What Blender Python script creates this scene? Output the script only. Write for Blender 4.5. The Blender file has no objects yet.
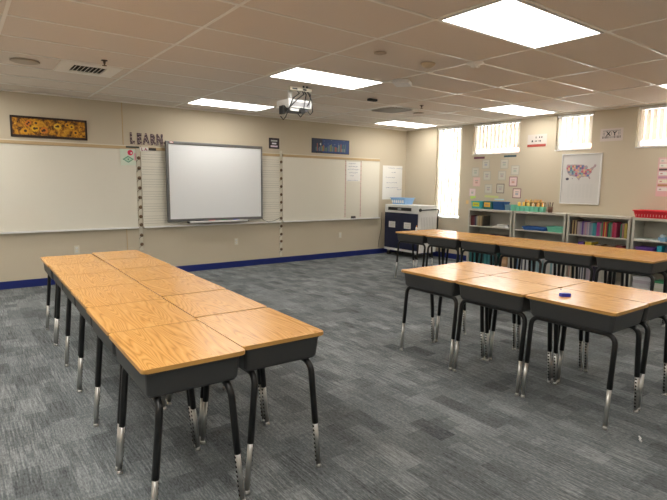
import bpy, bmesh, math, random
from mathutils import Vector, Matrix
random.seed(7)
D = bpy.data
COL = bpy.context.scene.collection
PI = math.pi
H = 2.6124          # ceiling height
XL, YB = -9.7, -9.7  # left wall, back wall

# ---------------------------------------------------------------- materials
def mat(name, col, rough=.6, metal=0., spec=.5, emis=None, estr=0.):
    m = D.materials.new(name); m.use_nodes = True
    b = m.node_tree.nodes['Principled BSDF']
    b.inputs['Base Color'].default_value = (*col, 1)
    b.inputs['Roughness'].default_value = rough
    b.inputs['Metallic'].default_value = metal
    b.inputs['Specular IOR Level'].default_value = spec
    if emis:
        b.inputs['Emission Color'].default_value = (*emis, 1); b.inputs['Emission Strength'].default_value = estr
    return m
def nodes(m): return m.node_tree.nodes, m.node_tree.links, m.node_tree.nodes['Principled BSDF']
def N(m, t, **kw):
    n = m.node_tree.nodes.new(t)
    for k, v in kw.items():
        if k in n.inputs.keys(): n.inputs[k].default_value = v
        else: setattr(n, k, v)
    return n
def ramp(m, fac, stops):
    r = N(m, 'ShaderNodeValToRGB'); el = r.color_ramp.elements
    while len(el) < len(stops): el.new(.5)
    for e, (p, c) in zip(el, stops): e.position = p; e.color = (*c, 1)
    m.node_tree.links.new(fac, r.inputs[0]); return r.outputs[0]
def mapping(m, scale, obj=True, rnd=False, rot=(0,0,0)):
    L = m.node_tree.links
    tc = N(m, 'ShaderNodeTexCoord'); mp = N(m, 'ShaderNodeMapping'); mp.inputs['Scale'].default_value = scale
    mp.inputs['Rotation'].default_value = rot
    src = tc.outputs['Object']
    if rnd:
        oi = N(m, 'ShaderNodeObjectInfo'); mu = N(m, 'ShaderNodeVectorMath', operation='MULTIPLY_ADD')
        cx = N(m, 'ShaderNodeCombineXYZ')
        for i in range(3): L.new(oi.outputs['Random'], cx.inputs[i])
        L.new(cx.outputs[0], mu.inputs[0]); mu.inputs[1].default_value = (3.1, 7.7, 5.3); L.new(src, mu.inputs[2]); src = mu.outputs[0]
    L.new(src, mp.inputs['Vector']); return mp.outputs[0]
def noise(m, vec, scale, detail=2, rough=.5, dist=0.):
    n = N(m, 'ShaderNodeTexNoise'); n.inputs['Scale'].default_value = scale; n.inputs['Detail'].default_value = detail
    n.inputs['Roughness'].default_value = rough; n.inputs['Distortion'].default_value = dist
    m.node_tree.links.new(vec, n.inputs['Vector']); return n.outputs['Fac']
def math_(m, op, a, b=None, c=None):
    n = N(m, 'ShaderNodeMath', operation=op)
    for i, v in enumerate((a, b, c)):
        if v is None: continue
        if isinstance(v, (int, float)): n.inputs[i].default_value = v
        else: m.node_tree.links.new(v, n.inputs[i])
    return n.outputs[0]
def mixc(m, fac, a, b, mode='MIX'):
    n = N(m, 'ShaderNodeMix', data_type='RGBA', blend_type=mode)
    for sock, v in ((n.inputs['Factor'], fac), (n.inputs[6], a), (n.inputs[7], b)):
        if isinstance(v, (int, float)): sock.default_value = v
        elif isinstance(v, tuple): sock.default_value = (*v, 1)
        else: m.node_tree.links.new(v, sock)
    return n.outputs[2]
def bump(m, h, strength=.2, dist=.01):
    b = N(m, 'ShaderNodeBump'); b.inputs['Strength'].default_value = strength; b.inputs['Distance'].default_value = dist
    m.node_tree.links.new(h, b.inputs['Height']); m.node_tree.links.new(b.outputs[0], nodes(m)[2].inputs['Normal'])

# oak laminate
def wood_mat(name, light, mid, dark, rough):
    m = mat(name, mid, rough)
    v = mapping(m, (1., .10, 1.), rnd=True)
    big = noise(m, v, 9., 1.5, .4, .25)
    ring = math_(m, 'PINGPONG', math_(m, 'MULTIPLY', big, 24.), .5)
    ring = math_(m, 'MULTIPLY', ring, 2.)
    v2 = mapping(m, (1., .035, 1.), rnd=True)
    fine = noise(m, v2, 260., 2, .6)
    f = math_(m, 'ADD', math_(m, 'MULTIPLY', ring, .50), math_(m, 'MULTIPLY', fine, .50))
    c = ramp(m, f, [(.12, dark), (.42, mid), (.9, light)])
    m.node_tree.links.new(c, nodes(m)[2].inputs['Base Color'])
    return m
M = {}
M['wood'] = wood_mat('oak_laminate', (.90, .50, .155), (.76, .375, .095), (.46, .19, .042), .25)
M['wood_edge'] = mat('desktop_edge', (.62, .33, .09), .35)
M['box'] = mat('book_box_grey_enamel', (.045, .046, .047), .42)
M['black'] = mat('black_enamel', (.012, .012, .012), .32)
M['chrome'] = mat('chrome', (.58, .57, .55), .30, .95)
M['dark'] = mat('dark_recess', (.01, .01, .01), .8)

# walls
def wall_mat():
    m = mat('beige_wall_paint', (.56, .475, .36), .75, spec=.25)
    v = mapping(m, (1, 1, 1)); n = noise(m, v, 1.3, 3); n2 = noise(m, v, 90., 2)
    c = mixc(m, n, (.565, .495, .375), (.615, .54, .41))
    m.node_tree.links.new(c, nodes(m)[2].inputs['Base Color']); bump(m, n2, .08, .003); return m
M['wall'] = wall_mat()
def ceil_mat():
    m = mat('acoustic_ceiling_tile', (.8, .74, .67), .95, spec=.1)
    v = mapping(m, (1, 1, 1)); n = noise(m, v, 160., 3, .7)
    c = ramp(m, n, [(.3, (.72, .65, .58)), (.6, (.84, .77, .69))])
    m.node_tree.links.new(c, nodes(m)[2].inputs['Base Color']); bump(m, n, .25, .002); return m
M['ceil'] = ceil_mat()
M['tbar'] = mat('white_t_bar', (.93, .90, .84), .28)
def carpet_mat():
    m = mat('carpet_tiles', (.1, .11, .12), .95, spec=.1)
    L = m.node_tree.links
    v = mapping(m, (1, 1, 1), rot=(0, 0, PI/2))
    def brick(w, h, off, sq):
        b = N(m, 'ShaderNodeTexBrick'); L.new(v, b.inputs['Vector'])
        b.offset = off; b.offset_frequency = 2; b.squash = sq; b.squash_frequency = 3
        b.inputs['Color1'].default_value = (0, 0, 0, 1); b.inputs['Color2'].default_value = (1, 1, 1, 1)
        b.inputs['Mortar Size'].default_value = 0; b.inputs['Scale'].default_value = 1
        b.inputs['Brick Width'].default_value = w; b.inputs['Row Height'].default_value = h
        b.inputs['Bias'].default_value = 0
        bw = N(m, 'ShaderNodeRGBToBW'); L.new(b.outputs['Color'], bw.inputs[0]); return bw.outputs[0]
    a = brick(.26, .125, .37, .6); b = brick(.23, .105, .61, 1.4); e = brick(.5, .5, .5, 1.)
    vs = mapping(m, (1, .055, 1)); st = noise(m, vs, 105., 1, .5)          # broken ribs along y
    vd = mapping(m, (1, .28, 1)); sd = noise(m, vd, 150., 2, .6)
    soft = noise(m, mapping(m, (1, .4, 1)), 3.2, 3, .6)
    f = math_(m, 'MULTIPLY', math_(m, 'POWER', a, .6), .26)
    f = math_(m, 'ADD', f, math_(m, 'MULTIPLY', b, .13))
    f = math_(m, 'ADD', f, math_(m, 'MULTIPLY', e, .07))
    f = math_(m, 'ADD', f, math_(m, 'MULTIPLY', soft, .22))
    amp = math_(m, 'ADD', math_(m, 'MULTIPLY', e, .7), .35)
    rib = math_(m, 'MULTIPLY', math_(m, 'SUBTRACT', st, .5), amp)
    f = math_(m, 'ADD', f, math_(m, 'MULTIPLY', rib, .9))
    f = math_(m, 'ADD', f, math_(m, 'MULTIPLY', math_(m, 'SUBTRACT', sd, .5), .75))
    c = ramp(m, f, [(.0, (.055, .060, .063)), (.38, (.165, .180, .184)), (.80, (.37, .39, .39))])
    L.new(c, nodes(m)[2].inputs['Base Color']); bump(m, sd, .5, .004); return m
M['carpet'] = carpet_mat()
M['navy'] = mat('navy_vinyl', (.010, .022, .16), .4)
M['white'] = mat('white_plastic', (.80, .80, .78), .4)
M['paper'] = mat('white_paper', (.85, .84, .80), .8)
M['board'] = mat('whiteboard_enamel', (.78, .745, .64), .12, spec=.9)
M['board_lined'] = mat('lined_board_enamel', (.76, .725, .62), .3)
M['smart'] = mat('interactive_board_surface', (.80, .81, .81), .38)
M['greyframe'] = mat('grey_aluminium_frame', (.20, .20, .20), .35, .6)
M['alu'] = mat('satin_aluminium', (.86, .85, .82), .4, .25)
M['tack'] = mat('tan_tack_rail', (.55, .40, .22), .6)
M['cream'] = mat('cream_enamel', (.70, .66, .54), .5)
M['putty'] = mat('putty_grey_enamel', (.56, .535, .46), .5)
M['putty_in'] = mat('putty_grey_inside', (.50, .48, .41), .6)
M['brown'] = mat('dark_brown_knob', (.15, .09, .045), .5)
M['blue'] = mat('blue_plastic', (.04, .16, .50), .35)
M['lightblue'] = mat('translucent_blue_plastic', (.25, .46, .78), .3)
M['navycloth'] = mat('navy_panel', (.006, .011, .045), .5)
M['teal'] = mat('teal_plastic', (.06, .50, .55), .4)
M['mint'] = mat('mint_plastic', (.22, .72, .52), .4)
M['yellow'] = mat('yellow', (.85, .68, .05), .5)
M['orange'] = mat('orange', (.85, .36, .05), .5)
M['red'] = mat('red_plastic', (.80, .03, .05), .35)
M['green'] = mat('green', (.08, .38, .14), .5)
M['purple'] = mat('purple', (.16, .06, .38), .5)
M['pink'] = mat('pink', (.80, .45, .48), .7)
M['lime'] = mat('lime_paper', (.55, .80, .18), .7)
M['ink'] = mat('black_ink', (.02, .02, .02), .6)
M['blueink'] = mat('blue_marker_ink', (.07, .10, .28), .6)
M['greyink'] = mat('grey_print', (.30, .29, .28), .7)
M['staff'] = mat('grey_rule_line', (.36, .34, .30), .6)
M['diff'] = mat('light_diffuser', (.9, .9, .9), .5, emis=(1., .965, .91), estr=8.)
M['frame_dark'] = mat('dark_picture_frame', (.035, .018, .012), .4)
def cmat(rgb, rough=.6):
    k = 'c%02d%02d%02d' % tuple(int(c*99) for c in rgb)
    if k not in M: M[k] = mat('colour_' + k, rgb, rough)
    return M[k]
def blind_mat():
    m = mat('blind_fabric', (.86, .83, .77), .8)
    n, L, b = nodes(m); tr = N(m, 'ShaderNodeBsdfTranslucent'); tr.inputs['Color'].default_value = (.82, .76, .66, 1)
    mx = N(m, 'ShaderNodeMixShader'); mx.inputs[0].default_value = .34
    L.new(b.outputs[0], mx.inputs[1]); L.new(tr.outputs[0], mx.inputs[2]); L.new(mx.outputs[0], n['Material Output'].inputs['Surface']); return m
M['blind'] = blind_mat()
def glass_mat():
    m = mat('window_glass', (1, 1, 1), .0)
    n, L, b = nodes(m); t = N(m, 'ShaderNodeBsdfTransparent'); g = N(m, 'ShaderNodeBsdfGlossy'); g.inputs['Roughness'].default_value = .02
    fr = N(m, 'ShaderNodeFresnel'); mx = N(m, 'ShaderNodeMixShader')
    L.new(fr.outputs[0], mx.inputs[0]); L.new(t.outputs[0], mx.inputs[1]); L.new(g.outputs[0], mx.inputs[2])
    L.new(mx.outputs[0], n['Material Output'].inputs['Surface']); return m
M['glass'] = glass_mat()

# ---------------------------------------------------------------- mesh builder
class MB:
    def __init__(s): s.bm = bmesh.new(); s.mats = []
    def _mi(s, m):
        if m is None: return 0
        mm = M[m] if isinstance(m, str) else m
        if mm not in s.mats: s.mats.append(mm)
        return s.mats.index(mm)
    def _merge(s, t, m, smooth=False):
        i = s._mi(m)
        for f in t.faces: f.material_index = i; f.smooth = smooth
        me = D.meshes.new('t'); t.to_mesh(me); t.free(); s.bm.from_mesh(me); D.meshes.remove(me); return s
    def box(s, x0, x1, y0, y1, z0, z1, m=None, bev=0., mtx=None, smooth=False):
        t = bmesh.new(); bmesh.ops.create_cube(t, size=1)
        for v in t.verts: v.co = Vector(((x0+x1)/2 + v.co.x*(x1-x0), (y0+y1)/2 + v.co.y*(y1-y0), (z0+z1)/2 + v.co.z*(z1-z0)))
        if bev: bmesh.ops.bevel(t, geom=t.edges[:], offset=bev, segments=2, affect='EDGES', profile=.6)
        if mtx: bmesh.ops.transform(t, matrix=mtx, verts=t.verts)
        return s._merge(t, m, smooth)
    def cyl(s, p0, p1, r0, m=None, r1=None, seg=12):
        p0, p1 = Vector(p0), Vector(p1); d = p1 - p0
        t = bmesh.new(); bmesh.ops.create_cone(t, cap_ends=True, segments=seg, radius1=r0, radius2=r0 if r1 is None else r1, depth=d.length)
        q = d.to_track_quat('Z', 'Y').to_matrix().to_4x4()
        bmesh.ops.transform(t, matrix=Matrix.Translation((p0+p1)/2) @ q, verts=t.verts)
        i = s._mi(m)
        for f in t.faces: f.smooth = len(f.verts) == 4
        for f in t.faces: f.material_index = i
        me = D.meshes.new('t'); t.to_mesh(me); t.free(); s.bm.from_mesh(me); D.meshes.remove(me); return s
    def tube(s, pts, r, m=None, seg=10, cap=True):
        pts = [Vector(p) for p in pts]; t = bmesh.new(); rings = []
        up = None
        for i, p in enumerate(pts):
            a = pts[max(i-1, 0)]; b = pts[min(i+1, len(pts)-1)]; d = (b-a).normalized()
            if up is None:
                up = d.orthogonal().normalized()
            up = (up - d*up.dot(d)).normalized(); w = d.cross(up)
            rings.append([t.verts.new(p + r*(math.cos(k*2*PI/seg)*up + math.sin(k*2*PI/seg)*w)) for k in range(seg)])
        for A, B in zip(rings, rings[1:]):
            for k in range(seg): t.faces.new((A[k], A[(k+1) % seg], B[(k+1) % seg], B[k]))
        if cap: t.faces.new(rings[0][::-1]); t.faces.new(rings[-1])
        bmesh.ops.recalc_face_normals(t, faces=t.faces)
        return s._merge(t, m, True)
    def lathe(s, prof, c=(0,0,0), m=None, seg=24, smooth=True):
        t = bmesh.new(); rings = []
        for r, z in prof: rings.append([t.verts.new((c[0]+r*math.cos(k*2*PI/seg), c[1]+r*math.sin(k*2*PI/seg), c[2]+z)) for k in range(seg)])
        for A, B in zip(rings, rings[1:]):
            for k in range(seg): t.faces.new((A[k], A[(k+1) % seg], B[(k+1) % seg], B[k]))
        t.faces.new(rings[0][::-1]); t.faces.new(rings[-1])
        bmesh.ops.recalc_face_normals(t, faces=t.faces)
        return s._merge(t, m, smooth)
    def prism(s, pts, z0, z1, m=None, bev=0., side=None):
        t = bmesh.new(); n = len(pts)
        a = [t.verts.new((x, y, z0)) for x, y in pts]; b = [t.verts.new((x, y, z1)) for x, y in pts]
        t.faces.new(a[::-1]); top = t.faces.new(b)
        for k in range(n): t.faces.new((a[k], a[(k+1) % n], b[(k+1) % n], b[k]))
        if bev: bmesh.ops.bevel(t, geom=[e for e in t.edges if abs(e.verts[0].co.z-e.verts[1].co.z) < 1e-6], offset=bev, segments=2, affect='EDGES', profile=.6)
        bmesh.ops.recalc_face_normals(t, faces=t.faces)
        i = s._mi(m); j = s._mi(side) if side else i
        t.normal_update()
        for f in t.faces: f.material_index = i if f.normal.z > .9 or not side else j
        me = D.meshes.new('t'); t.to_mesh(me); t.free(); s.bm.from_mesh(me); D.meshes.remove(me); return s
    def text(s, txt, size, u, v, w, ext, m=None, align='CENTER', bold=0., sx=1.):
        cu = D.curves.new('t', 'FONT'); cu.body = txt; cu.size = size; cu.extrude = ext; cu.align_x = align; cu.offset = bold
        cu.resolution_u = 2
        o = D.objects.new('t', cu); COL.objects.link(o); bpy.context.view_layer.update()
        me = D.meshes.new_from_object(o.evaluated_get(bpy.context.evaluated_depsgraph_get()))
        D.objects.remove(o); D.curves.remove(cu)
        t = bmesh.new(); t.from_mesh(me); D.meshes.remove(me)
        bmesh.ops.transform(t, matrix=Matrix.Translation((u, v, w)) @ Matrix.Diagonal((sx, 1, 1, 1)), verts=t.verts)
        return s._merge(t, m)
    def build(s, name, parent=None, loc=None, rot=None, m=None, shift=None):
        if shift is not None: bmesh.ops.translate(s.bm, vec=-Vector(shift), verts=s.bm.verts)
        me = D.meshes.new(name); s.bm.to_mesh(me); s.bm.free()
        for mm in (s.mats or [M[m]]): me.materials.append(mm)
        o = D.objects.new(name, me); COL.objects.link(o)
        if parent: o.parent = parent
        if loc is not None: o.location = loc
        if rot is not None: o.rotation_euler = rot
        return o
def tag(o, label, cat, group=None, kind=None):
    o['label'] = label; o['category'] = cat
    if group: o['group'] = group
    if kind: o['kind'] = kind
    return o
def thing(name, label, cat, loc=(0,0,0), rot=(0,0,0), group=None):
    o = D.objects.new(name, None); COL.objects.link(o); o.location = loc; o.rotation_euler = rot; o.empty_display_size = .1
    return tag(o, label, cat, group)
def struct(o): o['kind'] = 'structure'; return o
def copy_tree(o, parent=None):
    c = o.copy(); COL.objects.link(c); c.parent = parent
    for ch in [x for x in KIDS.get(o.name, [])]: KIDS.setdefault(c.name, []).append(copy_tree(ch, c))
    return c
KIDS = {}
def reg_kids(root):
    for o in list(D.objects):
        if o.parent: 
            l = KIDS.setdefault(o.parent.name, [])
            if o not in l: l.append(o)
ORD = ['first','second','third','fourth','fifth','sixth','seventh','eighth','ninth','tenth','eleventh','twelfth','thirteenth','fourteenth','fifteenth','sixteenth','seventeenth','eighteenth','nineteenth','twentieth','twenty-first','twenty-second','twenty-third','twenty-fourth','twenty-fifth','twenty-sixth','twenty-seventh','twenty-eighth']
FR = (PI/2, 0, 0)            # local (right, up, out) on the front wall
RR = (PI/2, 0, -PI/2)        # the same on the window wall
def FW(u, z, off=0.): return (u, -off, z)
def RW(y, z, off=0.): return (-off, y, z)

# ---------------------------------------------------------------- setting
struct(MB().box(XL, 0, YB, 0, -.05, 0, 'carpet').build('floor'))
struct(MB().box(XL-.1, .2, YB-.1, .2, H, H+.08, 'ceil').build('ceiling'))
g = MB()
gx = [-9.945+1.2192*i for i in range(9)]; gy = [-5.363+.6096*j for j in range(-7, 9)]
for x in gx[1:]: g.box(x-.012, x+.012, YB, 0, H-.006, H-.0005, 'tbar')
for y in gy: 
    if y < -.01: g.box(XL, 0, y-.012, y+.012, H-.0055, H-.0004, 'tbar')
g.box(XL, 0, -.022, -.0, H-.02, H-.0005, 'tbar'); g.box(-.022, 0, YB, 0, H-.02, H-.0005, 'tbar')
struct(g.build('trim_1'))
struct(MB().box(XL-.1, .12, 0, .1, 0, H, 'wall').build('wall_front'))
M['pale'] = mat('pale_wall_paint', (.80, .76, .68), .7)
struct(MB().box(XL-.1, XL, YB, 0, 0, H, 'pale').build('wall_left'))
struct(MB().box(XL-.1, .15, YB-.1, YB, 0, H, 'pale').build('wall_back'))
# window wall with four openings
WIN = [(-1.50, -.86, .80), (-2.745, -1.75, 2.015), (-3.985, -3.40, 2.02), (-5.62, -4.62, 2.01)]
ZT = 2.585; TH = .16
g = MB(); ys = [0.]
edges = [0.] + [v for a, b, z in WIN for v in (b, a)] + [YB]
for k in range(0, len(edges), 2): g.box(0, TH, edges[k+1], edges[k], 0, H, 'wall')
for a, b, z in WIN: g.box(0, TH, a, b, 0, z, 'wall'); g.box(0, TH, a, b, ZT, H, 'wall')
struct(g.build('wall_right'))
for n, (a, b, z) in enumerate(WIN, 1):
    fr = MB(); w = .035
    fr.box(.07, .15, a, a+w, z, ZT, 'white').box(.07, .15, b-w, b, z, ZT, 'white').box(.07, .15, a+w, b-w, z, z+w, 'white').box(.07, .15, a+w, b-w, ZT-w, ZT, 'white')
    wo = struct(fr.build('window_%d' % n))
    MB().box(.115, .12, a+w, b-w, z+w, ZT-w, 'glass').build('pane', wo)
    MB().box(-.012, .07, a+.001, b-.001, z+.001, z+.014, 'white').build('sill', wo)
# blinds
def blind(n, a, b, z, label):
    t = thing('vertical_blind', label, 'blind', (.03, (a+b)/2, ZT), group='vertical blinds in the right wall windows')
    W = (b-a)/2
    MB().box(-.02, .022, -W+.012, W-.012, -.04, -.003, 'white', .004).build('headrail', t)
    zb = z - ZT + (.10 if n > 1 else .05)
    k = int((b-a-.06)/.076)
    for i in range(k):
        y = -W + .05 + i*(2*W-.10)/(k-1)
        ang = math.radians(74)
        g = MB(); cv = [(-.042 + .012*q, .008*(1-((q-3.5)/3.5)**2)) for q in range(8)]
        g.prism(cv + [(p_, q_-.0010) for p_, q_ in cv[::-1]], zb, -.045, 'blind')
        # slight curve across the slat
        o = g.build('slat', t, loc=(0.005, y, 0), rot=(0, 0, ang + random.uniform(-.05, .05)))
blind(1, *WIN[0], 'tall vertical blind glowing in the full height window beside the corner')
blind(2, *WIN[1], 'short vertical blind in high window above the cluster of small paper cards')
blind(3, *WIN[2], 'short vertical blind in narrow high window above the map poster')
blind(4, *WIN[3], 'short vertical blind in high window at the right edge of the photo')
# baseboards
struct(MB().box(XL, 0, -.012, 0, 0, .105, 'navy', .003).build('baseboard_front'))
struct(MB().box(-.012, 0, YB, -.012, 0, .105, 'navy', .003).build('baseboard_right'))
struct(MB().box(XL, XL+.012, YB, -.012, 0, .105, 'navy', .003).build('baseboard_left'))
struct(MB().box(XL+.012, -.012, YB, YB+.012, 0, .105, 'navy', .003).build('baseboard_back'))
# panel seam on front wall
struct(MB().box(-5.835, -5.823, -.004, 0, 1.985, H-.02, 'tack').box(-5.835, -5.823, -.004, 0, .106, .74, 'tack').build('trim_2'))

# ceiling lights
def light(x0, y0, label):
    x1, y1 = x0+1.2192, y0+.6096
    t = thing('ceiling_light', label, 'ceiling light', ((x0+x1)/2, (y0+y1)/2, H), group='recessed fluorescent ceiling panels')
    a, b = .6096-.014, .3048-.014; f = .018
    MB().box(-a, a, -b, -b+f, -.012, -.0008, 'white').box(-a, a, b-f, b, -.012, -.0008, 'white').box(-a, -a+f, -b+f, b-f, -.012, -.0008, 'white').box(a-f, a, -b+f, b-f, -.012, -.0008, 'white').build('frame', t)
    MB().box(-a+f, a-f, -b+f, b-f, -.008, -.0008, 'diff').build('diffuser', t)
where = {(-5.068, -5.973): 'large bright ceiling panel nearest the camera at the top edge', (-5.068, -3.534): 'bright ceiling panel directly in front of the projector mount',
 (-5.068, -1.096): 'bright ceiling panel above the interactive whiteboard', (-1.411, -1.096): 'bright ceiling panel in the far corner by the tall window',
 (-1.411, -3.534): 'bright ceiling panel before the window over the small paper cards', (-1.411, -5.973): 'bright ceiling panel just cut by the right edge of the photo',
 (-8.726, -1.096): 'ceiling panel out of view at the left by the front wall', (-8.726, -3.534): 'ceiling panel out of view left of the desks',
 (-8.726, -5.973): 'ceiling panel out of view left of the camera', (-8.726, -8.411): 'ceiling panel out of view in the rear left corner',
 (-5.068, -8.411): 'ceiling panel out of view behind the camera', (-1.411, -8.411): 'ceiling panel out of view in the rear right corner',
 (-8.726, -4.753): 'added fill light panel out of view at the left, middle of the room', (-8.726, -7.192): 'added fill light panel out of view at the left rear', (-8.726, -2.315): 'added fill light panel out of view at the left front'}  # panels on this line are added unseen fill, between rows, brightening the left ceiling
for (x, y), l in where.items(): light(x, y, l)

# ---------------------------------------------------------------- desks
def rrect(a, b, r, n=5):
    out = []
    for cx, cy, s in ((a-r, b-r, 0), (-a+r, b-r, 1), (-a+r, -b+r, 2), (a-r, -b+r, 3)):
        for k in range(n+1):
            t = (s + k/n)*PI/2; out.append((cx+r*math.cos(t), cy+r*math.sin(t)))
    return out
def make_desk(HT, chrome_top=.245):
    t = thing('student_desk', '', 'desk')
    MB().prism(rrect(.2225, .2965, .020), HT-.019, HT, 'wood', .004, 'wood_edge').build('desktop', t)
    # book box: tapered metal tray with a hem along its upper edge
    g = MB(); b = bmesh.new()
    def ring(a, c, z, r=.02): return [b.verts.new((x, y, z)) for x, y in rrect(a, c, r, 3)]
    R = [ring(.206, .284, HT-.0195), ring(.206, .284, HT-.028), ring(.202, .281, HT-.030), ring(.197, .268, HT-.122), ring(.190, .260, HT-.135)]
    for A, B in zip(R, R[1:]):
        for k in range(len(A)): b.faces.new((A[k], B[k], B[(k+1) % len(A)], A[(k+1) % len(A)]))
    b.faces.new(R[0]); b.faces.new(R[-1][::-1]); bmesh.ops.recalc_face_normals(b, faces=b.faces)
    g._merge(b, 'box')
    g.build('book_box', t)
    zt = HT-.150
    for sx in (-1, 1):
        X = lambda z: sx*(.152 + .051*(zt - z)/zt)
        def leg(sy):
            r = .055; p = [(X(chrome_top), sy*.277, chrome_top), (X(zt-r-.01), sy*.277, zt-r-.01)]
            for k in range(1, 8):
                a = k/7*PI/2; z = zt - r + r*math.sin(a); p.append((X(z), sy*(.2765 - r + r*math.cos(a)), z))
            return p
        fr = MB().tube(leg(1) + leg(-1)[::-1], .0162, 'black').build('leg_frame', t)
        for yy in (-.12, .12): MB().box(X(zt)-.02, X(zt)+.02, yy-.02, yy+.02, zt+.0135, zt+.0158, 'black').build('bracket', fr)
        for sy in (-1, 1):
            p1 = Vector((X(chrome_top+.02), sy*.277, chrome_top+.02)); p0 = Vector((X(.01), sy*.2795, .010))
            g = MB().cyl(p0, p1, .0130, 'chrome', seg=14)
            for k in range(9):
                q = p0.lerp(p1, .12 + k*.092); g.cyl(q - Vector((sx*.011, 0, 0)), q - Vector((sx*.0142, 0, 0)), .0062, 'dark', seg=8)
            g.build('leg_extension', fr)
            MB().lathe([(.0135, .02), (.0135, .012), (.0155, .008), (.0165, .0)], (p0.x, p0.y, 0), 'chrome', 14).build('foot_glide', fr)
    return t
rowname = ['nearest the camera', 'second from the camera', 'third from the camera', 'fourth from the camera', 'fifth from the camera', 'farthest from the camera']
deskA = make_desk(.72); deskB = make_desk(.725, .245)
reg_kids(deskA)
used = {}
def place(proto, x, y, label, group, dz=0, rz=0, dx=0):
    if proto.name in used: o = copy_tree(proto)
    else: o = proto; used[proto.name] = 1
    o.location = (x, y, 0); o.rotation_euler = (0, 0, rz); o['label'] = label; o['group'] = group
    return o
LB = [-6.006, -5.405, -4.775, -4.165, -3.56, -2.945, -2.33]   # seams of the left block
for c, (x, nm) in enumerate(((-7.126, 'left'), (-6.667, 'right'))):
    for r in range(6):
        y = (-5.708 + r*.599) if c == 0 else (-5.668 + r*.607)
        sl = .012 if c == 0 else .030
        xx = [-7.338, -7.323, -7.303, -7.287, -7.270, -7.264][r] + .2215 if c == 0 else x + .001 + sl*(y+5.7)
        place(deskA, xx, y, 'oak-topped student desk in left block, %s column, %s' % (nm, rowname[r]), 'desks in the left block', rz=-.022 + random.uniform(-.002, .002))
for c, (x, nm) in enumerate(((-4.635, 'left'), (-4.182, 'right'))):
    for r in range(3):
        y = -6.348 + r*.6015
        place(deskA, x + .008 + .010*(y+6.348), y, 'oak-topped student desk in middle block, %s column, %s' % (nm, ['nearest the camera', 'middle one', 'farthest from the camera'][r]), 'desks in the middle block of six', rz=-.012 + random.uniform(-.001, .001))
FB = [(-2.215, -2.83), (-2.84, -3.47), (-3.48, -4.08), (-4.09, -4.69), (-4.70, -5.30), (-5.31, -5.91)]
FYc = [-2.535, -3.155, -3.780, -4.392, -5.000, -5.606]
fname = ['at the rolling cabinet end', 'second from cabinet end', 'third from cabinet end', 'fourth from cabinet end', 'fifth from cabinet end', 'at the right edge end']
for c, (x, nm) in enumerate(((-2.187, 'front'), (-1.735, 'rear'))):
    for r in range(6):
        place(deskB, x, FYc[r] + (0 if c == 0 else .012), 'student desk in long row, %s column, %s' % (nm, fname[r]), 'desks in the long row before the bookcases', rz=random.uniform(-.002, .002))

# small things on the desks and floor
tag(MB().prism(rrect(.034, .018, .008), 0, .016, cmat((.02, .04, .60)), .003).box(-.033, .033, -.017, .017, .0155, .021, cmat((.02, .03, .30)), .002).build('whiteboard_eraser', loc=(-4.655, -6.225, .7205), rot=(0, 0, -.6)), 'small blue whiteboard eraser lying on the nearest middle-block desk', 'eraser')
tag(MB().lathe([(.004, 0), (.0045, .003), (.002, .005)], m='ink', seg=10).build('pencil_crumb', loc=(-4.463, -6.09, .7205)), 'tiny dark crumb on the desktop behind the blue eraser', 'crumb')
t = thing('glue_bottle', 'small white glue bottle standing on far end of the long desk row', 'bottle', (-2.0, -2.30, .7255))
MB().lathe([(.014, 0), (.017, .004), (.017, .045), (.010, .056), (.008, .058)], m='white', seg=16).build('bottle_body', t)
MB().lathe([(.008, .058), (.008, .066), (.003, .085)], m='orange', seg=12).build('nozzle', t)
tag(MB().tube([(-.03, 0, .006), (-.01, .004, .008), (.012, -.003, .006), (.03, .003, .007)], .006, 'white', 6).build('scrap', loc=(-4.80, -6.81, 0), rot=(0, 0, .5)), 'crumpled white scrap lying on the carpet at lower right', 'scrap')

# ---------------------------------------------------------------- front wall
def whiteboard(x0, x1, label, name='whiteboard'):
    t = thing(name, label, 'whiteboard', (x0, 0, .77))
    w = x1-x0
    MB().box(0, w, -.016, -.0015, 0, 1.155, 'board').build('writing_surface', t)
    MB().box(0, w, -.028, -.0015, 1.157, 1.20, 'tack', .003).box(0, w, -.022, -.0015, 1.2, 1.212, 'cream').build('tack_rail', t)
    MB().box(0, w, -.062, -.0015, -.022, -.006, 'alu', .002).box(0, w, -.066, -.058, -.022, .004, 'alu').box(0, w, -.024, -.0015, -.006, -.001, 'alu').build('marker_tray', t)
    return t
whiteboard(-9.45, -5.66, 'long whiteboard at left below the sunflower picture')
whiteboard(-3.105, -.77, 'whiteboard between the brown knob strip and the rolling cabinet')
t = thing('lined_whiteboard', 'whiteboard with grey ruled lines behind the interactive board', 'whiteboard', (-5.585, 0, .77))
g = MB().box(0, 2.415, -.016, -.0015, 0, 1.155, 'board_lined')
for k in range(6):
    for j in range(4):
        z = 1.09 - k*.187 - j*.038
        if z > .02: g.box(.01, 2.405, -.0166, -.016, z, z+.0035, 'staff')
g.build('writing_surface', t)
MB().box(0, 2.415, -.028, -.0015, 1.157, 1.20, 'tack', .003).box(0, 2.415, -.022, -.0015, 1.2, 1.212, 'cream').build('tack_rail', t)
MB().box(0, 2.415, -.062, -.0015, -.022, -.006, 'alu', .002).box(0, 2.415, -.066, -.058, -.022, .004, 'alu').build('marker_tray', t)
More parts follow.
